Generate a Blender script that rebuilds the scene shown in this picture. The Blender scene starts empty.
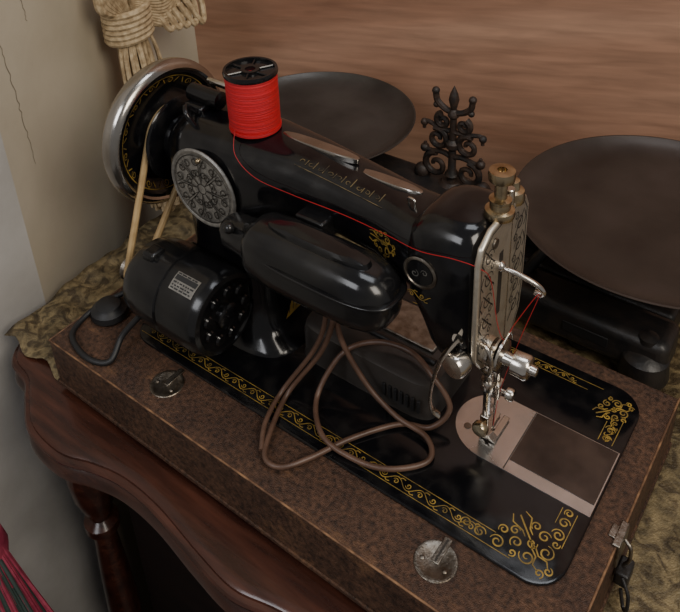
import bpy, math, random
from mathutils import Vector, Matrix
S=0.01
random.seed(7)
pi=math.pi
# ------------------------------------------------------------------ materials
def mat(name,c1,c2=None,rough=0.5,metal=0.0,coat=0.0,spec=0.5,nscale=20,detail=6,stretch=(1,1,1),bump=0.0,bscale=200,lo=0.35,hi=0.65,rough2=None,rot=(0,0,0),dist=0.0):
    m=bpy.data.materials.new(name); m.use_nodes=True; nt=m.node_tree; N=nt.nodes; L=nt.links
    p=N['Principled BSDF']
    p.inputs['Base Color'].default_value=(*c1,1); p.inputs['Roughness'].default_value=rough
    p.inputs['Metallic'].default_value=metal; p.inputs['Coat Weight'].default_value=coat; p.inputs['Coat Roughness'].default_value=0.04
    p.inputs['Specular IOR Level'].default_value=spec
    tc=N.new('ShaderNodeTexCoord'); mp=N.new('ShaderNodeMapping'); mp.inputs['Scale'].default_value=stretch; mp.inputs['Rotation'].default_value=rot
    L.new(tc.outputs['Object'],mp.inputs[0])
    nz=N.new('ShaderNodeTexNoise'); nz.inputs['Scale'].default_value=nscale; nz.inputs['Detail'].default_value=detail; nz.inputs['Distortion'].default_value=dist
    L.new(mp.outputs[0],nz.inputs['Vector'])
    if c2 is None: c2=tuple(x*0.75 for x in c1)
    r=N.new('ShaderNodeValToRGB'); r.color_ramp.elements[0].position=lo; r.color_ramp.elements[1].position=hi
    r.color_ramp.elements[0].color=(*c1,1); r.color_ramp.elements[1].color=(*c2,1)
    L.new(nz.outputs[0],r.inputs[0]); L.new(r.outputs[0],p.inputs['Base Color'])
    if rough2 is not None:
        mr=N.new('ShaderNodeMapRange'); mr.inputs['From Min'].default_value=lo; mr.inputs['From Max'].default_value=hi
        mr.inputs['To Min'].default_value=rough; mr.inputs['To Max'].default_value=rough2
        L.new(nz.outputs[0],mr.inputs[0]); L.new(mr.outputs[0],p.inputs['Roughness'])
    if bump>0:
        n2=N.new('ShaderNodeTexNoise'); n2.inputs['Scale'].default_value=bscale; n2.inputs['Detail'].default_value=4
        L.new(mp.outputs[0],n2.inputs['Vector'])
        b=N.new('ShaderNodeBump'); b.inputs['Strength'].default_value=bump; b.inputs['Distance'].default_value=0.001
        L.new(n2.outputs[0],b.inputs['Height']); L.new(b.outputs[0],p.inputs['Normal'])
    m['ramp']=r.name
    return m
M={}
M['enamel']=mat('black_enamel',(0.004,0.004,0.005),(0.013,0.012,0.0115),rough=0.12,spec=0.5,nscale=60,rough2=0.3,lo=0.45,hi=0.8)
M['bakelite']=mat('black_bakelite',(0.005,0.005,0.006),(0.011,0.0105,0.010),rough=0.14,spec=0.5,nscale=40,rough2=0.26)
M['pedal']=mat('brown_bakelite',(0.022,0.019,0.017),(0.038,0.033,0.03),rough=0.3,nscale=40)
M['iron']=mat('black_iron',(0.010,0.010,0.011),(0.022,0.018,0.016),rough=0.42,spec=0.5,nscale=80,bump=0.4,bscale=250)
M['rust']=mat('rusty_cast_iron',(0.014,0.013,0.013),(0.04,0.024,0.017),rough=0.5,spec=0.45,nscale=120,bump=0.7,bscale=300)
M['rubber']=mat('black_rubber',(0.011,0.011,0.012),rough=0.5)
M['chrome']=mat('chrome',(0.66,0.62,0.57),(0.5,0.46,0.4),rough=0.14,metal=1,nscale=120,rough2=0.3)
M['rim']=mat('handwheel_chrome',(0.46,0.44,0.41),(0.33,0.3,0.26),rough=0.17,metal=1,nscale=35,rough2=0.26)
M['plate']=mat('polished_steel',(0.68,0.67,0.66),(0.48,0.47,0.45),rough=0.15,metal=1,nscale=30,rough2=0.3)
M['darkrefl']=mat('dark_reflection_steel',(0.14,0.125,0.115),(0.07,0.062,0.057),rough=0.1,metal=0.95,nscale=30,rough2=0.24)  # chrome with its dark reflection put into the base colour
M['face']=mat('face_plate_nickel',(0.85,0.79,0.68),(0.6,0.54,0.44),rough=0.36,metal=1,nscale=120,rough2=0.5)
M['dull']=mat('dull_nickel',(0.3,0.27,0.23),(0.16,0.13,0.1),rough=0.38,metal=1,nscale=150,bump=0.3,bscale=600)
M['silver']=mat('aged_silver',(0.42,0.41,0.38),(0.26,0.25,0.235),rough=0.42,metal=0.9,nscale=200)
M['brass']=mat('worn_brass',(0.52,0.43,0.28),(0.36,0.27,0.16),rough=0.26,metal=1,nscale=150)
M['gold']=mat('gold_decal',(0.42,0.27,0.05),(0.15,0.1,0.025),rough=0.45,metal=0.2,nscale=130)
M['goldfaint']=mat('worn_gold_decal',(0.17,0.125,0.055),(0.03,0.023,0.014),rough=0.4,metal=0.3,nscale=140)
M['engrave']=mat('engraving_dark',(0.05,0.043,0.036),rough=0.5,metal=0.5)
M['case']=mat('case_leatherette',(0.045,0.022,0.0135),(0.1,0.049,0.026),rough=0.5,nscale=22,detail=12,bump=1.0,bscale=1300,lo=0.35,hi=0.8,spec=0.4,rough2=0.62)
M['caseedge']=mat('case_worn_edge',(0.09,0.042,0.02),(0.32,0.17,0.08),rough=0.6,nscale=90,detail=8,lo=0.42,hi=0.7)
M['table']=mat('mahogany',(0.028,0.01,0.007),(0.066,0.022,0.013),rough=0.25,coat=0.2,nscale=12,stretch=(1,8,8),bump=0.1,bscale=60)
M['underdark']=mat('under_table_dark',(0.008,0.005,0.004),(0.014,0.008,0.006),rough=0.5,nscale=12,stretch=(1,8,8))  # near-black colour standing in for the darkness below the table
M['pan']=mat('pan_metal',(0.062,0.048,0.041),(0.038,0.028,0.023),rough=0.4,metal=0.5,nscale=14,detail=8,bump=0.15,bscale=120)
M['pan2']=mat('pan_metal_grey',(0.08,0.074,0.068),(0.046,0.041,0.037),rough=0.38,metal=0.5,nscale=14,detail=8,bump=0.15,bscale=120)
M['red']=mat('red_thread',(0.58,0.006,0.014),(0.4,0.004,0.009),rough=0.6,nscale=200,stretch=(0.05,0.05,6),bump=0.9,bscale=250,lo=.4,hi=.6)
M['redline']=mat('red_thread_line',(0.42,0.008,0.01),rough=0.6)
M['cord']=mat('brown_cord',(0.07,0.037,0.024),(0.125,0.07,0.047),rough=0.42,nscale=60)
M['belt']=mat('leather_belt',(0.5,0.35,0.17),(0.38,0.25,0.11),rough=0.6,nscale=80)
M['rope']=mat('straw_rope',(0.52,0.4,0.24),(0.3,0.21,0.11),rough=0.8,nscale=150,bump=0.6,bscale=500)
M['cloth']=mat('gold_brocade',(0.21,0.16,0.08),(0.07,0.05,0.025),rough=0.5,nscale=70,detail=9,bump=0.9,bscale=700,lo=0.42,hi=0.6,dist=1.6,metal=0.15)
M['wall']=mat('plaster',(0.4,0.345,0.25),(0.5,0.445,0.345),rough=0.8,nscale=5,detail=8,bump=0.3,bscale=90)
M['wall2']=mat('plaster_pale',(0.48,0.465,0.44),(0.34,0.325,0.3),rough=0.8,nscale=7,detail=10,bump=0.3,bscale=90)
M['wood']=mat('veneer_panel',(0.25,0.125,0.076),(0.43,0.255,0.17),rough=0.42,nscale=1.9,detail=10,stretch=(0.8,0.8,3.2),lo=0.28,hi=0.72,dist=1.2,bump=0.1,bscale=40)
M['floor']=mat('dark_floor',(0.02,0.015,0.012),(0.035,0.028,0.022),rough=0.6,nscale=5)
M['pink']=mat('pink_bristles',(0.4,0.06,0.1),(0.2,0.02,0.045),rough=0.6,nscale=60)
M['green']=mat('green_net',(0.05,0.075,0.065),rough=0.7)
M['text']=mat('label_print',(0.02,0.02,0.02),rough=0.6)
M['crack']=mat('wall_crack',(0.2,0.17,0.12),rough=0.9)
def add_grain(m,scale,stretch,amt,dist=0):
    nt=m.node_tree;N=nt.nodes;L=nt.links;p=N['Principled BSDF'];r=N[m['ramp']]
    tc=N.new('ShaderNodeTexCoord');mp=N.new('ShaderNodeMapping');mp.inputs['Scale'].default_value=stretch
    n=N.new('ShaderNodeTexNoise');n.inputs['Scale'].default_value=scale;n.inputs['Detail'].default_value=8;n.inputs['Distortion'].default_value=dist
    L.new(tc.outputs['Object'],mp.inputs[0]);L.new(mp.outputs[0],n.inputs['Vector'])
    mr=N.new('ShaderNodeMapRange');mr.inputs['From Min'].default_value=.3;mr.inputs['From Max'].default_value=.7
    mr.inputs['To Min'].default_value=1-amt;mr.inputs['To Max'].default_value=1+amt
    L.new(n.outputs[0],mr.inputs[0])
    mx=N.new('ShaderNodeVectorMath');mx.operation='SCALE';L.new(r.outputs[0],mx.inputs[0]);L.new(mr.outputs[0],mx.inputs['Scale'])
    L.new(mx.outputs[0],p.inputs['Base Color'])
    return mx
add_grain(M['wood'],11,(1,1,9),0.2,.4)
add_grain(M['wall'],3,(1,1,0.5),0.2)
add_grain(M['wall2'],4,(1,1,0.5),0.25)
mxc=add_grain(M['case'],300,(1,1,1),0.65)
add_grain(M['table'],30,(.6,5,5),0.3)
add_grain(M['cloth'],90,(1,1,1),0.45)
# scuffs on the case covering
def scuff(m,src,scale,stretch,lo,hi,col,fac):
    nt=m.node_tree;N=nt.nodes;L=nt.links;p=N['Principled BSDF']
    tc=N.new('ShaderNodeTexCoord');mp=N.new('ShaderNodeMapping');mp.inputs['Scale'].default_value=stretch
    n=N.new('ShaderNodeTexNoise');n.inputs['Scale'].default_value=scale;n.inputs['Detail'].default_value=12;n.inputs['Roughness'].default_value=.7
    L.new(tc.outputs['Object'],mp.inputs[0]);L.new(mp.outputs[0],n.inputs['Vector'])
    mr=N.new('ShaderNodeMapRange');mr.inputs['From Min'].default_value=lo;mr.inputs['From Max'].default_value=hi;mr.inputs['To Max'].default_value=fac
    L.new(n.outputs[0],mr.inputs[0])
    mix=N.new('ShaderNodeMix');mix.data_type='RGBA'
    L.new(mr.outputs[0],mix.inputs[0]);L.new(src.outputs[0],mix.inputs[6]);mix.inputs[7].default_value=(*col,1)
    L.new(mix.outputs[2],p.inputs['Base Color'])
scuff(M['case'],mxc,26,(1,2.2,1.4),0.58,0.72,(0.26,0.13,0.06),0.6)

# ------------------------------------------------------------------ mesh helpers (cm in, m out)
def root(name):
    e=bpy.data.objects.new(name,None); e.empty_display_size=0.02; bpy.context.collection.objects.link(e); return e
def mk(name,verts,faces,m,parent=None,smooth=True,bevel=0,seg=2,sub=0):
    me=bpy.data.meshes.new(name); me.from_pydata([Vector(v)*S for v in verts],[],faces); me.validate(); me.update()
    import bmesh
    bm=bmesh.new(); bm.from_mesh(me); bmesh.ops.recalc_face_normals(bm,faces=bm.faces); bm.to_mesh(me); bm.free()
    me.materials.append(M[m] if isinstance(m,str) else m)
    if smooth: me.polygons.foreach_set('use_smooth',[True]*len(me.polygons))
    o=bpy.data.objects.new(name,me); bpy.context.collection.objects.link(o)
    if parent: o.parent=parent
    if bevel>0:
        b=o.modifiers.new('b','BEVEL'); b.width=bevel*S; b.segments=seg; b.limit_method='ANGLE'; b.angle_limit=math.radians(40)
        b.harden_normals=False
    if smooth and not sub:
        try:
            me.set_sharp_from_angle(angle=math.radians(38))
        except Exception: pass
    return o
def box(name,x0,x1,y0,y1,z0,z1,m,parent=None,bevel=0.1,seg=3):
    v=[(x,y,z) for x in (x0,x1) for y in (y0,y1) for z in (z0,z1)]
    f=[(0,1,3,2),(4,6,7,5),(0,4,5,1),(2,3,7,6),(0,2,6,4),(1,5,7,3)]
    return mk(name,v,f,m,parent,True,bevel,seg)
def loft(name,rings,m,parent=None,cap=True,closed=False,**k):
    n=len(rings[0]); v=[p for r in rings for p in r]; f=[]
    R=len(rings)
    for i in range(R if closed else R-1):
        a=i*n; b=((i+1)%R)*n
        for j in range(n): f.append((a+j,a+(j+1)%n,b+(j+1)%n,b+j))
    if cap and not closed: f.append(tuple(range(n))); f.append(tuple((R-1)*n+j for j in range(n)))
    return mk(name,v,f,m,parent,**k)
def frame(ax):
    ax=Vector(ax).normalized(); h=Vector((0,0,1)) if abs(ax.z)<0.9 else Vector((1,0,0))
    a=ax.cross(h).normalized(); b=ax.cross(a).normalized(); return ax,a,b
def lathe(name,prof,c,ax,m,parent=None,n=48,cap=True,**k):
    ax,a,b=frame(ax); c=Vector(c); rings=[]
    for r,h in prof:
        r=max(r,0.001)
        rings.append([c+ax*h+a*(r*math.cos(2*pi*i/n))+b*(r*math.sin(2*pi*i/n)) for i in range(n)])
    return loft(name,rings,m,parent,cap=cap,**k)
def sph(name,c,r,m,parent=None,sc=(1,1,1),n=20):
    rings=[]
    for i in range(1,n):
        t=pi*i/n; rings.append([(c[0]+r*sc[0]*math.sin(t)*math.cos(2*pi*j/n),c[1]+r*sc[1]*math.sin(t)*math.sin(2*pi*j/n),c[2]+r*sc[2]*math.cos(t)) for j in range(n)])
    return loft(name,rings,m,parent)
def cr(pts,seg=8,closed=False):
    P=[Vector(p) for p in pts]; n=len(P); out=[]
    def g(i): return P[i%n] if closed else P[max(0,min(n-1,i))]
    for i in range(n if closed else n-1):
        p0,p1,p2,p3=g(i-1),g(i),g(i+1),g(i+2)
        for s in range(seg):
            t=s/seg; out.append(0.5*((2*p1)+(p2-p0)*t+(2*p0-5*p1+4*p2-p3)*t*t+(3*p1-p0-3*p2+p3)*t**3))
    if not closed: out.append(P[-1])
    return out
def tube(name,pts,r,m,parent=None,seg=8,n=10,closed=False,smoothpts=True,r2=None,flat=1.0):
    P=cr(pts,seg,closed) if smoothpts else [Vector(p) for p in pts]
    rings=[]; prev=None; N=len(P)
    for i,p in enumerate(P):
        t=(P[(i+1)%N]-P[i-1]) if closed else (P[min(i+1,N-1)]-P[max(i-1,0)])
        if t.length<1e-6: t=Vector((0,0,1))
        t.normalize()
        if prev is None: _,a,b=frame(t)
        else:
            a=prev-t*prev.dot(t)
            if a.length<1e-6: _,a,b=frame(t)
            a.normalize()
        b=t.cross(a); prev=a
        rr=r if r2 is None else r+(r2-r)*i/max(1,N-1)
        rings.append([p+a*(rr*math.cos(2*pi*j/n))+b*(rr*flat*math.sin(2*pi*j/n)) for j in range(n)])
    return loft(name,rings,m,parent,closed=closed)
def joined(name,parts,parent=None):
    bpy.ops.object.select_all(action='DESELECT')
    for o in parts: o.select_set(True)
    bpy.context.view_layer.objects.active=parts[0]
    bpy.ops.object.join(); o=parts[0]; o.name=name
    if parent: o.parent=parent
    return o
def se(cx,cy,hx,hy,n=4,k=48):
    o=[]
    for i in range(k):
        t=2*pi*i/k; c,s=math.cos(t),math.sin(t)
        o.append((cx+hx*math.copysign(abs(c)**(2/n),c),cy+hy*math.copysign(abs(s)**(2/n),s)))
    return o
def ribbon(name,lines,w,fn,m,parent=None):
    v=[];f=[]
    for ln in lines:
        P=[Vector((a[0],a[1])) for a in ln]; N=len(P)
        if N<2: continue
        base=len(v)
        for i,p in enumerate(P):
            t=P[min(i+1,N-1)]-P[max(i-1,0)]
            if t.length<1e-9: t=Vector((1,0))
            t.normalize(); nn=Vector((-t.y,t.x)); ww=w*(0.55+0.45*math.sin(pi*i/(N-1))) if N>3 else w
            v.append(fn(*(p+nn*ww/2))); v.append(fn(*(p-nn*ww/2)))
        for i in range(N-1):
            a=base+2*i; f.append((a,a+1,a+3,a+2))
    return mk(name,v,f,m,parent,smooth=False)
def spiral(cx,cy,r0,r1,a0,turns,n=22):
    return [(cx+(r0+(r1-r0)*i/n)*math.cos(a0+2*pi*turns*i/n),cy+(r0+(r1-r0)*i/n)*math.sin(a0+2*pi*turns*i/n)) for i in range(n+1)]
def vine(L,amp,per,leaf=True):
    lines=[]; n=int(L/0.15)
    lines.append([(L*i/n,amp*math.sin(2*pi*L*i/n/per)) for i in range(n+1)])
    k=int(L/(per/2))
    for i in range(k):
        x=(i+0.5)*per/2; sg=1 if i%2==0 else -1
        lines.append(spiral(x,-sg*amp*0.25,amp*0.15,amp*0.75,pi*0.5*sg,1.2*sg,14))
        if leaf: lines.append([(x+per*0.1,sg*amp*0.9),(x+per*0.18,sg*amp*1.3),(x+per*0.3,sg*amp*1.1)])
    return lines
def tr(lines,ox,oy,ang=0,sc=1):
    c,s=math.cos(ang),math.sin(ang)
    return [[(ox+sc*(x*c-y*s),oy+sc*(x*s+y*c)) for x,y in l] for l in lines]
def cyl(name,p0,p1,r,m,parent,n=20):
    p0=Vector(p0);p1=Vector(p1);d=p1-p0
    return lathe(name,[(r*.85,0),(r,.06),(r,d.length-.06),(r*.85,d.length)],p0,d,m,parent,n=n)

# ------------------------------------------------------------------ camera
C=Vector((7.79,-29.27,49.23)); yaw,pit,rol=-0.6729,0.4645,-0.0526
f=Vector((math.cos(pit)*math.sin(yaw),math.cos(pit)*math.cos(yaw),-math.sin(pit)))
rt=Vector((math.cos(yaw),-math.sin(yaw),0)); up=rt.cross(f)
r_=rt*math.cos(rol)+up*math.sin(rol); u_=-rt*math.sin(rol)+up*math.cos(rol)
cd=bpy.data.cameras.new('camera'); cam=bpy.data.objects.new('camera',cd); bpy.context.collection.objects.link(cam)
mw=Matrix((( r_.x,u_.x,-f.x,C.x*S),(r_.y,u_.y,-f.y,C.y*S),(r_.z,u_.z,-f.z,C.z*S),(0,0,0,1)))
cam.matrix_world=mw; cd.sensor_width=36; cd.lens=787.5*36/680; cd.shift_x=18.3/680; cd.shift_y=-226/680; cd.clip_start=0.02
bpy.context.scene.camera=cam

# ------------------------------------------------------------------ room
FZ=-75; TZ=145
def wallseg(name,a,b,th,m,z0=FZ,z1=TZ):
    a=Vector(a);b=Vector(b);d=(b-a).normalized();n=Vector((-d.y,d.x))*th
    q=[a,b,b+n,a+n]
    v=[(p.x,p.y,z0) for p in q]+[(p.x,p.y,z1) for p in q]
    return mk(name,v,[(0,1,2,3),(4,7,6,5),(0,4,5,1),(1,5,6,2),(2,6,7,3),(3,7,4,0)],m,None,smooth=False)
WL=wallseg('wall_left',(-55.6,2.0),(-67.4,39),6,'wall')
wallseg('wall_left_near',(-54.6,-110),(-55.6,2.0),6,'wall2')
wallseg('wall_back',(-67.4,37.3),(68,91.2),6,'wood')
wd=Vector((-67.4+55.6,37)).normalized()
def wfn(s,z): return (-55.6+wd.x*s+.03,2.0+wd.y*s+.01,z)
L=[]
for s0,z0,s1,z1 in ((2.5,24,3.4,8),(6,30,6.6,22)):
    p=[]
    for i in range(36):
        t=i/35; p.append((s0+(s1-s0)*t+random.uniform(-.14,.14),z0+(z1-z0)*t))
    L.append(p)
ribbon('wall_left_crack',L,.09,wfn,'crack',WL)
v=[(-75,-120,FZ-2),(90,-120,FZ-2),(90,110,FZ-2),(-75,110,FZ-2)]
mk('floor',v+[(a,b,FZ) for a,b,_ in v],[(0,1,2,3),(4,7,6,5),(0,4,5,1),(1,5,6,2),(2,6,7,3),(3,7,4,0)],'floor',None,smooth=False)

# ------------------------------------------------------------------ table
T=root('side_table')
out=[(-57.5,35),(-56.2,22),(-54.2,8),(-53.2,1),(-52.4,-3),(-50.6,-5.2),(-47.6,-5.9),(-45.6,-7.2),(-42.5,-8.9),(-38.2,-9.2),(-35,-8.2),(-32,-7.6),(-28,-7.7),(-23,-8.5),(-19,-8.9),(-15.3,-8.1),(-10,-7.5),(-4,-8.6),(2,-9),(8,-7.7),(14,-7.7),(20,-8.8),(26,-7.4),(30,-3.5),(31,10),(31,36),(20,38.5),(-50,38.5)]
O=[(p.x,p.y) for p in cr([(a,b,0) for a,b in out],6,True)]
def inset(O,d):
    n=len(O);R=[]
    for i in range(n):
        a=Vector(O[i-1]);b=Vector(O[(i+1)%n]);t=(b-a).normalized();nn=Vector((-t.y,t.x))
        R.append((O[i][0]+nn.x*d,O[i][1]+nn.y*d))
    return R
prof=[(1.3,-6.0),(0.8,-6.03),(0.55,-6.2),(0.5,-6.4),(0.15,-6.45),(0,-6.65),(0.05,-6.9),(0.5,-7.1),(0.6,-7.4),(0.3,-7.65),(0,-8.1),(-0.05,-8.6),(0.3,-9.1),(0.9,-9.4),(1.7,-9.5)]
loft('top',[[(x,y,z) for x,y in inset(O,d)] for d,z in prof],'table',T)
loft('apron',[[(x,y,z) for x,y in inset(O,3.2)] for z in (-9.4,-12,-14)],'table',T)
box('under_table_dark_box',-43,28,-1.5,33,-72,-9.4,'underdark',T,bevel=.5)  # added dark box: fills the darkness under the table and hides the wall
legprof=[(1.9,-9.4),(1.9,-14),(2.3,-14.4),(2.3,-15.2),(1.5,-15.8),(1.2,-16.6),(1.9,-18),(2.4,-20.5),(2.2,-23.5),(1.5,-26),(1.1,-27.2),(1.9,-27.8),(1.9,-28.8),(1.2,-29.5),(1.6,-36),(1.9,-43),(1.5,-50),(1.1,-55),(2.0,-57),(2.0,-66),(1.3,-68),(1.6,-71),(1.3,-75)]
for i,(x,y) in enumerate([(-45.8,-3.0),(25,-3.8),(-51,32),(28.5,32)]):
    lathe('leg_%d'%(i+1),[(r*0.95,z) for r,z in legprof],(x,y,0),(0,0,1),'table',T,n=28)

# tablecloth
nx,ny=130,70; v=[];fc=[]
for j in range(ny+1):
    for i in range(nx+1):
        s=i/nx;t=j/ny; y=-3.9+t*39.5; xl=-53.3-0.1*(y+4); x=xl+s*(29-xl)
        outl=max(0,min(1,(-45-x)/3))+max(0,min(1,(x-4)/3))
        z=-5.93+outl*(0.25*(1+math.sin(x*1.1+y*0.8+1.2*math.sin(y*0.5)))+0.12*(1+math.sin(y*1.9-x*0.6))+.05*(1+math.sin(x*4+y)))
        y2=y
        if x<-44: y2=y+(0.35*math.sin(x*1.3) if j==0 else 0)
        v.append((x,y2,z))
for j in range(ny):
    for i in range(nx):
        a=j*(nx+1)+i; fc.append((a,a+1,a+nx+2,a+nx+1))
tc=mk('tablecloth',v,fc,'cloth')
sm=tc.modifiers.new('s','SOLIDIFY'); sm.thickness=0.0006; sm.offset=1

# ------------------------------------------------------------------ sewing machine case base
B=root('sewing_machine_case_base')
bx0,bx1,by0,by1,bz0,bz1=-43.7,1.9,-4.5,19.6,-5.4,-0.3
box('body',bx0,bx1,by0,by1,bz0,bz1,'case',B,bevel=0.22)
for i,(a,b) in enumerate([((bx0,by0),(bx1,by0)),((bx0,by0),(bx0,by1)),((bx1,by0),(bx1,by1))]):
    ea=0.05 if a[0]<0 else -0.05; eb=0.05 if b[0]<0 else -0.05
    tube('worn_edge_%d'%i,[(a[0]+ea,a[1]+0.05,bz1-0.05),((a[0]+b[0]+ea+eb)/2,(a[1]+b[1])/2+.05,bz1-.05),(b[0]+eb,b[1]+.05,bz1-.05)],0.08,'caseedge',B)
box('foot_trim',bx0-.12,bx1+.12,by0-.12,by1,bz0-.03,bz0+0.4,'case',B,bevel=0.1)
for i,(x,y) in enumerate([(-31.5,-1.9),(-6.9,-1.9)]):
    lathe('hinge_disc_%d'%i,[(1.35,0),(1.4,.04),(1.35,.09),(1.1,.1),(1.05,.07),(0.01,.07)],(x,y,bz1),(0,0,1),'dull',B,n=40)
    box('hinge_slot_%d'%i,x-.28,x+.28,y-.2,y+1.75,bz1+.06,bz1+.16,'dull',B,bevel=.05)
    box('hinge_gap_%d'%i,x-.07,x+.07,y-.1,y+1.6,bz1+.15,bz1+.175,'engrave',B,bevel=0)
    for sx in (-.8,.8): sph('hinge_screw_%d'%i,(x+sx,y-.3,bz1+.08),.17,'dull',B,sc=(1,1,.5),n=12)
box('latch_plate',1.6,2.12,5.4,7.4,-2.2,-.1,'dull',B,bevel=.08)
box('latch_tab',1.2,1.95,5.9,6.9,-.28,-.16,'dull',B,bevel=.05)
tube('latch_hook',[(2.15,6.5,-.6),(2.6,6.3,-.9),(2.65,6.3,-2),(2.4,6.4,-2.8)],.13,'dull',B)
box('latch_strike',2.0,2.9,5.7,7.2,-4.2,-3.0,'iron',B,bevel=.15)
tube('latch_ring',[(2.6,5.2,-2.4),(3.2,4.8,-3.2),(3.3,4.6,-4.4),(3.0,5.1,-5),(2.6,5.5,-4)],.12,'iron',B)

# ------------------------------------------------------------------ sewing machine
K=root('sewing_machine')
def rrect(x0,x1,y0,y1,r,k=8):
    o=[]
    for cx,cy,a in ((x1-r,y1-r,0),(x0+r,y1-r,pi/2),(x0+r,y0+r,pi),(x1-r,y0+r,1.5*pi)):
        for i in range(k+1): o.append((cx+r*math.cos(a+pi/2*i/k),cy+r*math.sin(a+pi/2*i/k)))
    return o
def bedring(d,z): return [(x,y,z) for x,y in rrect(-38.3+d,0-d,0+d,17.8-d,2.2-d)]
loft('bed',[bedring(0.05,-.29),bedring(0,-.12),bedring(.05,-.03),bedring(.16,0)],'enamel',K)
zb=0.012
bedfn=lambda x,y:(x,y,zb)
L=[[(-37.5,1.8),(-4.6,1.8)],[(-37.5,0.75),(-3.2,0.75)],[(-1.8,4.6),(-1.8,5.9)],[(-1.8,12.3),(-1.8,14.2)],[(-0.8,3.2),(-0.8,5.9)],[(-.8,12.3),(-0.8,15.2)],[(-20,16.9),(-3,16.9)],[(-20,16.2),(-4,16.2)]]
ribbon('bed_border_lines',L,0.05,bedfn,'gold',K)
L=tr(vine(31.5,0.3,1.9),-37,1.27)+tr(vine(2.4,0.26,1.5),-1.28,12.4,pi/2)+tr(vine(14,0.2,1.4),-19,16.55)
ribbon('bed_border_scroll',L,0.075,bedfn,'gold',K)
def orn(cx,cy,a,sc):
    o=[]
    for sg in (1,-1):
        o+=[spiral(1.0,sg*.75,.12,.62,0,1.4*sg),spiral(-.2,sg*1.1,.1,.5,pi,-1.3*sg),[(0,0),(.5,.15*sg),(1.1,.1*sg),(1.6,.55*sg),(2.1,.4*sg)],
            spiral(-1.1,sg*.85,.08,.4,pi,1.3*sg),[(-.5,sg*.3),(-1.0,sg*.3),(-1.8,sg*.75),(-2.4,sg*.5)],spiral(2.3,sg*.35,.08,.35,1,1.2*sg),spiral(.5,sg*1.7,.06,.32,0,1.2*sg)]
    o+=[spiral(.1,0,.1,.42,0,1.2),[(-2.2,0),(-1.4,.0),(0,0)]]
    return tr(o,cx,cy,a,sc)
L=orn(-2.5,2.5,-pi/4,0.85)+orn(-1.8,15.4,pi/4,.6)
L+=tr([spiral(0,0,.1,.48,0,1.5),spiral(-1.2,-.05,.1,.42,2,-1.3),spiral(-2.2,.05,.1,.36,2,1.3),spiral(0,1.0,.1,.34,2,1.3)],-4.3,1.3)
L+=tr([spiral(0,0,.1,.45,0,1.5),spiral(0,1.0,.1,.38,2,-1.3),spiral(.0,1.8,.1,.3,2,1.3)],-1.3,3.9)
L+=tr([spiral(0,0,.1,.4,0,1.5),spiral(0,-.9,.1,.32,2,-1.3)],-1.3,13.6)
ribbon('bed_corner_ornament',L,0.11,bedfn,'gold',K)
pl=[(-.12,6.2),(-.12,12.0)]+[(-8.2+2.9*math.cos(a),9.1+2.9*math.sin(a)) for a in [pi/2+pi*i/20 for i in range(21)]]
loft('needle_plate',[[(x,y,.004) for x,y in pl],[(x,y,.05) for x,y in pl]],'plate',K)
box('slide_plate',-6.2,-.2,7.15,11.95,.05,.075,'darkrefl',K,bevel=.02)  # inset coloured dark where the chrome mirrors dark surroundings
box('plate_seam',-6.3,-6.22,6.25,11.95,.045,.056,'engrave',K,bevel=0)
for x,y in ((-9.9,8),(-9.4,10.6)): lathe('plate_screw',[(.28,0),(.26,.05),(.01,.06)],(x,y,.05),(0,0,1),'dull',K,n=16)
box('feed_slot',-9,-7.6,8.1,8.3,.045,.06,'engrave',K,bevel=0); box('feed_slot_b',-9,-7.6,8.7,8.9,.045,.06,'engrave',K,bevel=0)
pr=[(0.0,-31.2,9,6.3,5.0),(.35,-31.2,9,6.1,4.8),(.9,-31.3,9,5.2,4.3),(2,-31.4,9,4.6,3.9),(4,-31.5,9,4.25,3.6),(7,-31.6,9,4.1,3.5),(10,-31.7,9,4.1,3.5),(13,-31.7,9,4.2,3.6),(15.5,-31.7,9,4,3.5)]
loft('pillar',[[(x,y,z) for x,y in se(cx,cy,hx,hy,3.6)] for z,cx,cy,hx,hy in pr],'enamel',K)
ar=[(-37.4,9,15,1.9,1.9,2),(-37.2,9,15.0,2.5,2.5,2.2),(-36.7,9,15.0,3.1,3.3,2.6),(-35.8,9,15,3.6,3.75,2.9),(-34,9,15,3.85,3.95,3),(-30,9,15,3.85,4.0,3),(-28.5,9,15.2,3.75,3.8,3),(-26.5,9,15.75,3.4,3.25,2.8),(-24,9,16.1,3.1,2.8,2.6),(-20,8.9,15.95,2.85,2.5,2.6),(-16.5,8.6,15.75,2.75,2.45,2.6),(-14.5,8.1,15.7,2.9,2.6,2.8),(-13,7.8,15.6,3.0,2.8,3),(-11,7.7,15.5,2.8,2.8,3)]
loft('arm',[[(x,a,b) for a,b in se(cy,cz,hy,hz,n,64)] for x,cy,cz,hy,hz,n in ar],'enamel',K)
hd=[(9.3,-9.6,7.6,1.4,2.4,3),(9.6,-9.7,7.6,1.6,2.8,4),(10.6,-9.9,7.6,1.8,3.1,4.5),(12.2,-10.2,7.6,2.1,3.25,4.5),(14,-10.7,7.6,2.6,3.3,4.5),(17,-10.8,7.6,2.7,3.3,4.5),(18.6,-10.7,7.6,2.6,3.2,4),(19.3,-10.5,7.6,2.3,2.9,3.2),(19.8,-10.3,7.6,1.8,2.3,2.6),(20.0,-10,7.6,1.2,1.6,2)]
loft('head',[[(x,y,z) for x,y in se(cx,cy,hx,hy,n,64)] for z,cx,cy,hx,hy,n in hd],'enamel',K)
fx1=-7.9
fo=[(4.45,10.6),(4.3,12),(4.25,18.4),(4.6,19.4),(5.8,20.1),(9.2,20.3),(10.6,19.9),(11.15,18.9),(11.15,12.4),(10.9,10.4),(10.0,9.0),(9.0,8.5),(6.6,8.6),(5.3,9.3)]
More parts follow.
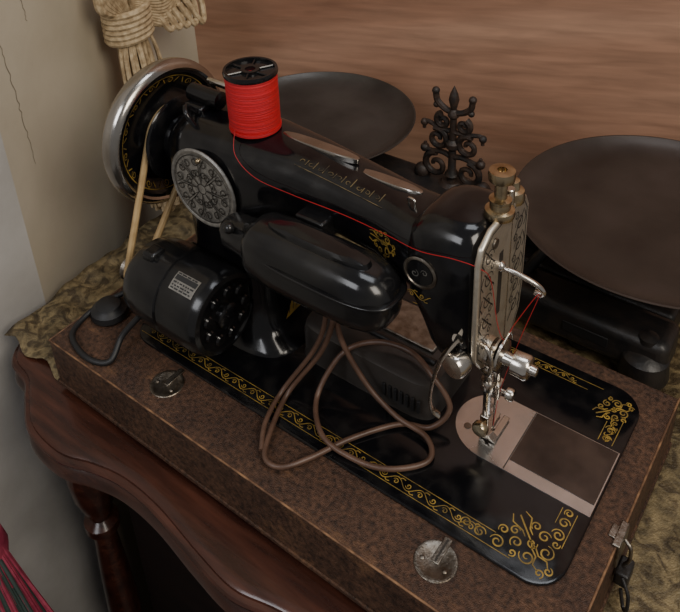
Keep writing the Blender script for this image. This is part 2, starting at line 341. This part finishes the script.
loft('face_plate',[[(x,y,z) for y,z in fo] for x in (fx1-.38,fx1)],'face',K,bevel=.14,seg=3)
fp=lambda a,b:(fx1+.012,a,b)
L=[]
for z in (11.4,13.1,14.8,16.5,18.2):
    for sg,cyy in ((1,9.75),(-1,5.6)):
        L+= [spiral(cyy,z,.1,.62,0 if sg>0 else pi,1.5*sg),[(cyy-sg*.8,z-.8),(cyy-sg*.4,z-.4),(cyy+sg*.6,z+.8)],spiral(cyy-sg*.5,z+.8,.08,.32,1,1.2*sg),[(cyy+sg*.65,z-.5),(cyy+sg*.95,z),(cyy+sg*.7,z+.6)]]
L+=[[(4.7,10.7),(4.6,12),(4.6,18.3),(4.9,19.1),(5.9,19.75),(9.1,19.9),(10.3,19.6),(10.8,18.8),(10.8,12.4),(10.55,10.5),(9.8,9.3),(8.9,8.9),(6.7,9.0),(5.6,9.6),(4.7,10.7)]]
ribbon('face_plate_engraving',L,.1,fp,'engrave',K)
box('face_slot',fx1-.02,fx1+.03,7.0,7.5,12.6,17.6,'engrave',K,bevel=0)
lathe('access_ring',[(1.15,0),(1.2,.1),(1.1,.16),(1.02,.16),(.98,.05),(.02,.03)],(-11.9,4.32,16.1),(0,-1,0),'dull',K,n=36)
lathe('access_hole_disc',[(.97,0),(.92,.08),(.02,.1)],(-11.9,4.3,16.1),(0,-1,0),'enamel',K,n=30)
ribbon('access_disc_marks',[spiral(-.35,-.1,.05,.3,0,1.2),spiral(.35,.15,.05,.25,2,1.2)],.07,lambda a,b:(-11.9+a,4.19,16.1+b),'silver',K)
px=-8.2; py=7.3
cyl('presser_bar',(px,py,2.2),(px,py,21),.3,'chrome',K)
cyl('needle_bar',(px,8.6,4.6),(px,8.6,21.4),.32,'chrome',K)
lathe('presser_adjuster',[(.9,0),(.95,.25),(.9,.5),(.65,.6),(.62,1.0),(.7,1.1),(.7,1.25),(.4,1.35),(.38,2.5),(.78,2.6),(.82,2.95),(.78,3.25),(.5,3.3),(.3,3.3),(.28,3.0),(.02,3.0)],(px-.1,py+.2,20.0),(0,0,1),'brass',K,n=28)
lathe('bar_collar',[(.75,0),(.8,.3),(.72,.8),(.45,.9),(.4,1.5),(.02,1.6)],(px-.2,9.5,19.9),(0,0,1),'brass',K,n=24)
box('needle_clamp',px-.45,px+.45,8.1,9.1,3.9,5.2,'chrome',K,bevel=.12)
lathe('clamp_screw',[(.15,0),(.15,.4),(.45,.45),(.48,.8),(.4,.95),(.02,.98)],(px+.4,8.6,4.5),(1,0,0),'chrome',K,n=20)
cyl('needle',(px,8.6,.1),(px,8.6,4),.07,'chrome',K,n=8)
box('foot_shank',px-.32,px+.32,6.9,7.7,1.2,3.2,'chrome',K,bevel=.1)
lathe('foot_screw',[(.2,0),(.2,.25),(.55,.3),(.6,.6),(.5,.8),(.02,.85)],(px,6.95,2.5),(0,-1,0),'brass',K,n=20)
lathe('lifter_collar',[(.5,0),(.55,.15),(.55,.75),(.5,.9)],(px,py,5.6),(0,0,1),'chrome',K,n=20)
box('bar_guide',px-.3,px+.3,7.0,8.9,7.2,8.1,'chrome',K,bevel=.1)
box('presser_foot_sole_l',px-.6,px-.12,7.6,10.2,.15,.32,'chrome',K,bevel=.06)
box('presser_foot_sole_r',px+.12,px+.6,7.6,10.2,.15,.32,'chrome',K,bevel=.06)
loft('presser_foot_ankle',[[(px-.4,7.0,1.3),(px+.4,7.0,1.3),(px+.4,7.7,1.3),(px-.4,7.7,1.3)],[(px-.6,7.5,.33),(px+.6,7.5,.33),(px+.6,8.2,.33),(px-.6,8.2,.33)]],'chrome',K,bevel=.05)
tube('presser_lifter',[(-9.0,4.3,12.4),(-9.6,4.0,11.2),(-10.15,3.9,9.8),(-10.6,3.95,8.0),(-10.9,4.1,6.2),(-10.9,4.3,4.8),(-10.5,4.7,4.0)],.42,'chrome',K,flat=.35,r2=.3)
tube('lifter_arm',[(-9.2,4.2,12.2),(-8.8,5.6,10.8),(px,7.0,8.0)],.3,'chrome',K)
tz=10.2;ty=6.3;tx=fx1
lathe('tension_assembly',[(1.0,0),(1.0,.3),(.6,.35),(.6,.5),(1.15,.6),(1.2,.75),(.7,.82),(1.2,.9),(1.15,1.05),(.45,1.15),(.4,1.7),(.8,1.8),(.85,2.7),(.75,2.85),(.35,2.9),(.3,3.3),(.02,3.35)],(tx,ty,tz),(1,0,0),'chrome',K,n=36)
tube('check_spring',[(tx+1,ty,tz+1.1),(tx+1.1,ty+.7,tz+1.6),(tx+1.1,ty+1.1,tz+.7)],.07,'chrome',K)
tube('thread_guard',[(tx,5.2,tz+1.4),(tx+.5,5.0,tz+1.4),(tx+.8,5.0,tz+.4),(tx+.6,5.2,tz-.9),(tx,5.6,tz-1.3)],.16,'chrome',K)
lathe('tension_collar',[(.5,0),(.85,.1),(.9,.9),(.8,1.1),(.02,1.15)],(-8.9,4.6,tz+.1),(-.2,-1,0),'chrome',K,n=28)
tube('take_up_lever',[(fx1,7,16.6),(-6.9,7.1,16.5),(-6,7.3,16.2),(-5.4,7.5,15.8),(-5.2,7.7,15.3),(-5.4,7.9,14.9),(-5.8,7.8,15.0)],.18,'chrome',K)
sph('take_up_pivot',(fx1+.1,7,16.7),.35,'chrome',K,n=14)
lathe('face_screw',[(.35,0),(.34,.12),(.02,.15)],(fx1,6.2,18.9),(1,0,0),'dull',K,n=18)
pc=(-31.9,5.02,14.5)
lathe('inspection_plate',[(3.45,0),(3.5,.12),(3.35,.22),(3.15,.2),(3.1,.16),(.02,.2)],pc,(0,-1,0),'silver',K,n=64)
L=[]
for k in range(8):
    a=k*pi/4
    for sg in (1,-1):
        L+=tr([spiral(1.3,.35*sg,.08,.38,0,1.3*sg),spiral(2.4,.45*sg,.1,.42,pi,1.4*sg),[(.5,.0),(1.2,.1*sg),(2,.1*sg),(2.9,.6*sg)]],0,0,a)
L+=[[(2.98*math.cos(t*pi/30),2.98*math.sin(t*pi/30)) for t in range(61)],[(.45*math.cos(t*pi/12),.45*math.sin(t*pi/12)) for t in range(25)]]
ribbon('inspection_plate_engraving',L,.09,lambda a,b:(pc[0]+a,pc[1]-.225,pc[2]+b),'engrave',K)
sph('plate_centre_screw',(pc[0],pc[1]-.22,pc[2]+2.6),.22,'brass',K,n=12)
def armsurf(x,ang,off=.02):
    for i in range(len(ar)-1):
        if ar[i][0]<=x<=ar[i+1][0]:
            t=(x-ar[i][0])/(ar[i+1][0]-ar[i][0]); a,b=ar[i],ar[i+1]
            q=[a[j]+(b[j]-a[j])*t for j in range(6)]; break
    c,s=math.cos(ang),math.sin(ang); _,cy,cz,hy,hz,n=q
    return (x,cy+(hy+off)*math.copysign(abs(c)**(2/n),c),cz+(hz+off)*math.copysign(abs(s)**(2/n),s))
def arcfn(x,t): return armsurf(max(-37,min(-11.2,x)),pi-(0.95+t*0.3),.03)
L=[]
xx=-23.5
for ch in range(9):
    L+=tr([spiral(0,0,.1,.24,ch*1.3,.6+.1*(ch%4),10),[(.3,-.3),(.36,.3+.2*(ch%3))]],xx,.6); xx+=.72+.1*(ch%3)
L+=[[(-24,-.05),(-20,-.12),(-16.2,-.05)]]
ribbon('arm_lettering',L,.07,arcfn,'goldfaint',K)
L=orn(-15.6,-2.9,0,.5)
ribbon('arm_scroll',L,.09,arcfn,'gold',K)
hf=lambda a,b:(a,4.265,b)
L=tr(vine(1.8,.25,1.5),-12.9,14.2)
ribbon('head_scroll',L,.08,hf,'gold',K)
mk('pillar_badge',[(-26.6,7.4,1.9),(-26.6,10.6,2.1),(-26.7,10.3,3.7),(-26.75,8.7,3.5)],[(0,1,2,3)],'gold',K)
ribbon('pillar_badge_text',[[(7.9+i*.5,2.25+i*.05),(8.1+i*.5,2.95+i*.05)] for i in range(5)],.12,lambda a,b:(-26.6-(b-1.9)*.08+.02,a,b),'text',K)
lathe('spool_pin_base',[(.9,0),(.8,.15),(.3,.3),(.28,4.6),(.02,4.8)],(-29.3,8.8,18.75),(0,0,1),'chrome',K,n=20)
loft('arm_top_plate',[[(x,y,z) for x,y in se(-23.6,9.4,3.6*q,.5*q,2.6)] for z,q in ((18.6,1),(18.95,1),(19.02,.9))],'rim',K)
loft('arm_top_plate_b',[[(x,y,z) for x,y in se(-17.2,9.1,2.6*q,.45*q,2.6)] for z,q in ((18.0,1),(18.33,1),(18.4,.9))],'rim',K)
tube('thread_guide',[(-14.8,7.8,18.0),(-14.8,7.6,18.7),(-14.2,7.4,18.8),(-14.2,7.4,18.1)],.09,'chrome',K)
box('bobbin_winder_bracket',-36.6,-34.4,8.0,10.6,18.2,19.4,'enamel',K,bevel=.3)
cyl('bobbin_winder_arm',(-36.8,9.4,19.8),(-33.4,9.4,19.8),.75,'enamel',K)
cyl('bobbin_spindle',(-36.4,11,20.2),(-33.5,11,20.2),.3,'chrome',K)
tube('bobbin_latch',[(-35,8,19),(-35.2,7.2,19.8),(-34.6,6.6,19.6),(-34,6.8,18.6)],.22,'enamel',K)
hx=-40.3
lathe('handwheel_rim',[(5.7,-.9),(5.95,-1.05),(6.3,-.9),(6.55,-.5),(6.6,0),(6.5,.5),(6.25,.8),(5.95,.9),(5.75,.75),(5.65,.3)],(hx,9,15),(1,0,0),'rim',K,n=72,cap=False)
lathe('handwheel_web',[(5.75,-.7),(5.8,.68),(5.5,.7),(5.2,.35),(4.4,-.05),(3.6,-.1),(3.2,.1),(2.6,.5),(2.6,1.2),(3.7,1.5),(3.85,1.75),(3.6,1.95),(2.2,2.0),(2.1,2.9),(.5,2.95),(.02,2.95)],(hx,9,15),(1,0,0),'enamel',K,n=64)
lathe('handwheel_back',[(5.7,-.7),(2,-.6),(1.9,-1.6),(1.5,-1.9),(.02,-1.9)],(hx,9,15),(1,0,0),'chrome',K,n=48)
L=[]
for k in range(14):
    a=k*2*pi/14; L+=tr([spiral(4.75,0,.08,.34,0,1.3 if k%2 else -1.3),[(4.5,-.5),(4.95,-.9)],[(4.5,.5),(4.95,.9)]],0,0,a)
L+=[[(5.18*math.cos(t*pi/36),5.18*math.sin(t*pi/36)) for t in range(73)]]
def hw(a,b):
    r=math.hypot(a,b); d=-.05+max(0,(r-4.4))/.8*.4
    return (hx+d+.04,9+a,15+b)
ribbon('handwheel_decal',L,.1,hw,'gold',K)
by,bz=2.6,4.4; pr_=1.0; x=hx+.9
R1=2.85
d=Vector((by-9,bz-15)); D=d.length; base=math.atan2(d.y,d.x); al=math.acos((R1-pr_)/D)
bp=[]
a1=base+al;a2=base-al
n=28
sweep=2*pi-2*al
for i in range(n+1):
    t=a1+sweep*i/n; bp.append((x,9+R1*math.cos(t),15+R1*math.sin(t)))
for i in range(1,8):
    q=i/8; p=(9+R1*math.cos(a2),15+R1*math.sin(a2)); e=(by+pr_*math.cos(a2),bz+pr_*math.sin(a2)); bp.append((x,p[0]+(e[0]-p[0])*q,p[1]+(e[1]-p[1])*q))
for i in range(9):
    t=a2+(2*al)*i/8; bp.append((x,by+pr_*math.cos(t),bz+pr_*math.sin(t)))
for i in range(1,8):
    q=i/8; p=(by+pr_*math.cos(a1),bz+pr_*math.sin(a1)); e=(9+R1*math.cos(a1),15+R1*math.sin(a1)); bp.append((x,p[0]+(e[0]-p[0])*q,p[1]+(e[1]-p[1])*q))
tube('drive_belt',bp,.3,'belt',K,closed=True,smoothpts=False,n=8)
my,mz=2.8,4.9
lathe('motor_body',[(.6,-38.4),(1.6,-38.3),(2.7,-37.9),(3.35,-37.2),(3.6,-36.2),(3.75,-35),(3.75,-33.2),(3.6,-33.1),(3.6,-32.9),(3.75,-32.8),(3.75,-29.6),(3.6,-29.0),(3.45,-28.7),(3.05,-28.6),(2.95,-28.8),(1.2,-28.8),(1.1,-28.4),(.9,-28.25),(.02,-28.2)],(0,my,mz),(1,0,0),'bakelite',K,n=56)
for k in range(9):
    a=k*2*pi/9; lathe('motor_vent_%d'%k,[(.5,0),(.52,.25),(.4,.42),(.02,.46)],(-28.85,my+2.1*math.cos(a),mz+2.1*math.sin(a)),(1,0,0),'bakelite',K,n=18)
lathe('motor_pulley',[(.5,-40.3),(1.15,-40.2),(.85,-39.4),(1.15,-38.8),(.5,-38.2)],(0,by,bz),(1,0,0),'dull',K,n=28)
box('motor_bracket',-35.5,-31.5,4,6.2,4,7.2,'enamel',K,bevel=.3)
box('motor_brush_cap',-36.2,-34.8,1.2,2.7,7.9,8.95,'bakelite',K,bevel=.3)
def motf(R):
    return lambda s,t:(s,my-R*math.sin(t/3.75),mz+R*math.cos(t/3.75))
mot=motf(3.79); mot2=motf(3.81)
vs=[];fs=[]
for i in range(9):
    t=1.2+1.5*i/8
    vs+=[mot(-32.2,t),mot(-29.7,t)]
for i in range(8): fs.append((2*i,2*i+1,2*i+3,2*i+2))
mk('motor_label',vs,fs,'silver',K)
ribbon('motor_label_band',[[(-32.1,1.65),(-29.8,1.65)]],.42,mot2,'text',K)
L=[]
for k,t in enumerate((1.33,2.05,2.3,2.52)):
    xx=-32.05
    while xx<-30.1:
        l=random.uniform(.12,.45); L.append([(xx,t),(min(xx+l,-29.85),t)]); xx+=l+.1
ribbon('motor_label_print',L,.12,mot2,'text',K)
ly,lz=3.1,13.7
lr=[(-27.6,.5,.5),(-27.5,1.0,1.1),(-27.1,1.25,1.35),(-25.6,1.3,1.4),(-24.9,1.45,1.6),(-24.5,1.95,2.1),(-23.9,2.2,2.4),(-22,2.25,2.5),(-18,2.25,2.5),(-15.5,2.2,2.45),(-14.3,2.0,2.2),(-13.4,1.5,1.7),(-13.0,.8,1.0),(-12.9,.3,.3)]
loft('lamp_housing',[[(x,a,b) for a,b in se(ly,lz,hy,hz,2.7)] for x,hy,hz in lr],'bakelite',K)
loft('lamp_flange',[[(x,a,b) for x,a in se(-18.4,ly,5.75,2.45,3.2)] for b in (14.25,14.45)],'bakelite',K,bevel=.06)
loft('lamp_top_ridge',[[(x,a,b) for x,a in se(-19,ly-.1,4.3*q,.9*q,3)] for b,q in ((15.8,1),(16.35,.95),(16.55,.75))],'bakelite',K)
box('lamp_bracket',-22.5,-20,4.8,6.6,14.2,16,'enamel',K,bevel=.2)
sph('lamp_switch',(-26.2,1.9,15.0),.42,'bakelite',K,n=14)
for xq in (-24.2,-14.6): sph('lamp_screw',(xq,1.55,15.0),.2,'chrome',K,n=10)
tube('motor_cord',[(-18.9,4.4,10.8),(-19,4.5,9),(-20.4,4.4,4.5),(-22.5,2.7,.5),(-21.6,-.4,.3),(-20.4,-2.7,.25),(-18.9,-2.7,.25),(-17.6,-.9,.3),(-16.2,2,.3),(-14,5,.35),(-11.9,6.1,.4),(-11.0,7.2,2),(-12.6,7.4,4.0),(-15,8.3,4.2),(-17.6,7.6,4.3),(-19.6,5.9,3.4),(-20.3,3.4,.7),(-18,.9,.6),(-15.2,.7,.35),(-12.6,1.5,.3),(-10.7,3.6,.3),(-11.6,5,.6),(-14.4,5.2,.8),(-17,5.2,2.5),(-19,5,6),(-19.3,4.6,10.6)],.21,'cord',K,n=10)
tube('lamp_cord',[(-19.6,4.2,10.8),(-19.9,4.3,7.5),(-21.0,4.0,4.3),(-22.9,2.4,.6),(-22.1,-.6,.55),(-20.9,-2.5,.3)],.19,'cord',K,n=10)
lathe('cord_grommet',[(.5,0),(.6,.2),(.6,1.0),(.45,1.2)],(-19.2,4.4,10.2),(0,0,1),'bakelite',K,n=20)
tube('black_cord',[(-36,.0,3.2),(-37.2,-1.4,1.3),(-37.0,-3.2,0.0),(-39,-4.0,-.02),(-42,-3.2,0),(-43.0,-1.2,.0),(-42.6,.8,0.4),(-40.8,2.5,1.5),(-39,3,2.2)],.26,'rubber',K)
lathe('rubber_plug',[(1.5,0),(1.7,.3),(1.6,.8),(1.2,1.1),(1.1,1.3),(.6,1.5),(.02,1.55)],(-41.6,.6,-.3),(0,0,1),'rubber',K,n=30)
# spool
Sp=root('thread_spool')
sc=(-29.3,8.8,0)
lathe('thread',[(1.7,19.35),(1.98,19.45),(2.0,21),(2.0,23.3),(1.95,23.6),(1.7,23.65)],sc,(0,0,1),'red',Sp,n=40)
lathe('bottom_flange',[(2.02,19.1),(2.05,19.2),(2.02,19.4),(1.7,19.42)],sc,(0,0,1),'red',Sp,n=40)
lathe('top_flange',[(1.6,23.62),(2.06,23.66),(2.1,23.85),(2.04,24.05),(1.85,24.05),(1.8,23.8),(.75,23.8),(.72,24.0),(.4,24.0),(.38,23.4),(.02,23.4)],sc,(0,0,1),'bakelite',Sp,n=40)
for k in range(6):
    a=k*pi/3; tube('spoke_%d'%k,[(sc[0]+.7*math.cos(a),sc[1]+.7*math.sin(a),23.88),(sc[0]+1.85*math.cos(a),sc[1]+1.85*math.sin(a),23.88)],.09,'bakelite',Sp,seg=2,n=6)
tube('loose_thread',[(-29.6,6.85,19.6),(-28.6,5.6,18.4),(-26.5,5.3,17.3),(-23.2,5.55,16.9),(-18.7,5.65,16.9),(-14.8,5.0,17.3),(-12,4.25,17.8),(-9.6,4.2,18.3),(-8.0,4.4,18.2),(-7.6,5.3,16.8),(-7.3,6.0,13),(-7.0,6.6,11.3),(-6.6,7.0,12.5),(-5.4,7.6,15.2),(-6.4,7.9,11),(-7.7,8.3,5),(-8.15,8.5,.8)],.026,'redline',Sp,n=5)

# ------------------------------------------------------------------ foot controller
F=root('foot_controller')
fr=[(.02,0),(.25,.1),(2.5,.1),(3.2,.25),(3.5,.7)]
loft('body',[[(x,y,z) for x,y in se(-18.4,10.2,6.3-i,3.9-i,7,64)] for z,i in fr],'pedal',F)
for k in range(7): box('vent_%d'%k,-16.2+k*.5,-15.98+k*.5,6.2,6.4,.9,2.1,'rubber',F,bevel=.03)
box('tread_plate',-20.8,-13.8,9.6,13.2,3.4,3.8,'dull',F,bevel=.12)
tube('pedal_hinge',[(-21.5,8.9,3.6),(-17,8.9,3.6),(-13.2,8.9,3.6)],.25,'iron',F)

# ------------------------------------------------------------------ balance scale
A=root('balance_scale')
def pan(name,c,R,m):
    lathe(name,[(.02,0),(R*.8,0),(R*.9,.15),(R*.965,.7),(R,1.05),(R*1.005,1.15),(R*.99,1.18),(R*.955,.8),(R*.885,.36),(R*.79,.22),(.02,.22)],c,(0,0,1),m,A,n=90)
    lathe(name+'_support',[(1.0,-6.5),(1.0,-2.2),(2.2,-1.6),(4.0,-.9),(4.2,-.3),(4.2,0.02)],(c[0],c[1],c[2]),(0,0,1),'iron',A,n=36)
pan('pan_left',(-43.0,33.3,3.2),11.4,'pan2')
pan('pan_right',(-4.4,33.0,5.4),12.7,'pan')
def beam(y0,y1,x0,x1,z0,z1,nm,b=.6): box(nm,x0,x1,y0,y1,z0,z1,'iron',A,bevel=b,seg=4)
beam(29,37,-45,-1,-4.9,-1.2,'base_beam')
beam(31.0,35.5,-40,-5,-1.4,.9,'base_top')
for i,xx in enumerate((-43,-5.5)):
    beam(25.5,38,xx-3.2,xx+3.6,-5.0,-1.6,'end_foot_%d'%i,.9)
    for yy in (26.5,36.5):
        for s in (-2.3,2.6): lathe('foot_pad',[(1.2,0),(1.4,.3),(1.3,1.0),(.9,1.4)],(xx+s,yy,-5.55),(0,0,1),'iron',A,n=24)
beam(24.2,28.5,-14,-.2,-4.4,-.6,'front_beam',.9)
lathe('front_boss',[(2.0,0),(2.1,.4),(1.9,2.2),(1.5,2.6),(.6,2.9),(.5,3.6),(.8,3.8),(.8,4.3),(.3,4.5)],(-2.0,25.0,-4.9),(0,0,1),'iron',A,n=30)
box('front_beam_slot',-9,-5,24.1,24.3,-2.9,-1.9,'rubber',A,bevel=.05)
tube('pan_cradle',[(-14,27,-1.2),(-12.5,28.5,1.5),(-9.5,30,3.5),(-7,31.5,4.6)],.55,'iron',A)
fx,fy=-25.6,34
def ft(nm,P,r,r2=None,seg=6): tube(nm,[(fx+a,fy,b) for a,b in P],r,'rust',A,r2=r2,n=8,seg=seg)
lathe('finial_foot',[(2.8,-.9),(2.8,.2),(1.6,.7),(1.0,1.3)],(fx,fy,0),(0,0,1),'rust',A,n=28)
lathe('finial_stem',[(.7,0),(.5,1.5),(.8,2),(.45,2.6),(.4,5),(.75,5.4),(.75,5.9),(.4,6.3),(.35,8.8),(.6,9.1),(.6,9.5),(.3,9.9),(.55,11),(.4,11.7),(.02,12.6)],(fx,fy,0),(0,0,1),'rust',A,n=20)
ft('finial_top_bar',[(-2.1,11.4),(-1.9,10.4),(-1.0,9.7),(0,9.5),(1.0,9.7),(1.9,10.4),(2.1,11.4)],.34,.34)
for s in (-1,1):
    for nm,cx,cz,r0,r1,a0,tn in (('a',1.9,2.6,.35,1.5,0,1.25),('b',1.8,5.9,.3,1.3,pi,-1.3),('c',1.2,8.2,.2,.8,0,1.2)):
        P=spiral(cx,cz,r0,r1,a0,tn,14); ft('finial_scroll_'+nm,[(s*p,q) for p,q in P],.24,.4,seg=3)
    ft('finial_strut',[(s*.2,4.2),(s*1.2,4.4),(s*2.9,4.2),(s*3.3,5.0)],.34,.2)
    ft('finial_strut_b',[(s*.3,7.2),(s*1.6,7.3),(s*3.2,7.6),(s*3.4,6.7)],.3,.2)
    for (a,b,r) in ((3.3,4.3,.5),(3.4,7.4,.42),(2.1,11.5,.42),(3.6,1.3,.9),(2.0,9.9,.35)): sph('finial_bead',(fx+s*a,fy,b),r,'rust',A,n=10)

# ------------------------------------------------------------------ rope bundle on left wall
Rr=root('macrame_rope_tassel')
kx,ky,kz=-57.3,19.6,18.6
def rp(nm,P,r,**k): tube(nm,P,r,'rope',Rr,**k)
for i in range(70):
    a=random.uniform(0,2*pi); r=random.uniform(.2,1.7); q=random.uniform(.8,2.7)
    dx,dy=math.cos(a),math.sin(a); zz=random.uniform(-4.6,-1)
    rp('strand',[(kx+r*dx,ky+r*dy,kz),(kx+.4+q*.7*dx,ky+q*1.1*dy,kz-4),(kx+1.2+q*dx*.8,ky-.2+q*1.2*dy,kz-11),(kx+2.4+q*dx*.9,ky-.6+q*dy+random.uniform(-.5,.5),zz)],random.uniform(.2,.34),seg=5,n=6)
for i in range(6):
    z=kz+1.0-i*.6; rp('wrap',[(kx+2.1*math.cos(t*pi/6),ky+2.5*math.sin(t*pi/6),z+.25*math.sin(t*pi/6)) for t in range(12)],.4,closed=True,seg=4,n=8)
for i in range(9):
    o=i*.5
    rp('loop',[(kx+.5,ky-1.5+o*.3,kz+.8),(kx+1.4,ky-4.2+o*.5,kz+2.6+o),(kx+.8,ky-3+o,kz+6.5+o*.6),(kx+.6,ky+1.5+o*.6,kz+7),(kx+1.2,ky+4.2+o*.3,kz+3.2+o*.3),(kx+.8,ky+1.4,kz+.8)],.46,seg=6,n=7)
for i in range(10):
    o=i*.6
    rp('swag',[(kx+1.0,ky,kz+2.4-o*.35),(kx+1.4,ky+3.6,kz+1.4-o*.6),(kx+.2,ky+7,kz+1.9-o*.5),(kx-1.6,ky+11,kz+4.2-o*.4),(kx-3.2,ky+14,kz+8)],.42,seg=6,n=7)
for i in range(5):
    rp('curl',[(kx+1.4,ky+3+i*1.1,kz-.5),(kx+2,ky+4+i*1.2,kz-2.6-i*.2),(kx+1.2,ky+5.4+i*1.1,kz-1.5),(kx+.6,ky+5+i*1.1,kz+1)],.36,seg=6,n=7)
rp('hanger',[(kx,ky,kz),(kx,ky,kz+12),(kx-2,ky,kz+26)],.5,n=8)
lathe('wall_hook',[(.5,-4),(.5,0),(.9,.3),(.02,.4)],(kx-1.8,ky,kz+26),(1,-.3,0),'iron',Rr,n=16)

# ------------------------------------------------------------------ broom
Br=root('broom')
parts=[]
for i in range(750):
    a=random.uniform(-1,1); b=random.uniform(-1,1); j=random.uniform(-.6,.6)
    gr=a>.15 or random.random()<.12
    parts.append(tube('b',[(-48.0+a*1.6,-13.6+b*1.0,-21+random.uniform(-1,1)),(-46.6+a*3.6+j,-13.6+b*2,-29),(-44.2+a*6+j*2,-13.4+b*3.2,-44),(-43+a*7+j*2,-13.4+b*3.8,-74.5)],.15,'pink' if not gr or random.random()<.35 else 'green',None,seg=3,n=4))
joined('bristles',parts,Br)
lathe('broom_cap',[(1.0,0),(1.9,-1),(2.2,-3),(1.9,-4.5)],(-48.0,-13.6,-18.4),(0,0,1),'pink',Br,n=20)

# ------------------------------------------------------------------ lights
def area(name,loc,tgt,size,power,col,sy=None):
    l=bpy.data.lights.new(name,'AREA'); l.shape='RECTANGLE'; l.size=size*S; l.size_y=(sy or size)*S; l.energy=power; l.color=col
    o=bpy.data.objects.new(name,l); bpy.context.collection.objects.link(o); o.location=Vector(loc)*S
    o.rotation_euler=(Vector(tgt)-Vector(loc)).to_track_quat('-Z','Y').to_euler(); return o
area('window_light',(95,-30,115),(-20,15,0),60,15.5,(1.0,0.91,0.79),80)
area('window_light_cool',(-30,-105,100),(-25,10,0),50,5.5,(0.95,0.96,1.0),55)
area('overhead_fill',(5,25,140),(-20,15,0),40,4,(0.9,0.94,1.0),60)  # overhead light added to give the arm top cool highlights
w=bpy.data.worlds.new('world'); bpy.context.scene.world=w; w.use_nodes=True
bg=w.node_tree.nodes['Background']; bg.inputs[0].default_value=(0.95,0.92,0.9,1); bg.inputs[1].default_value=0.22
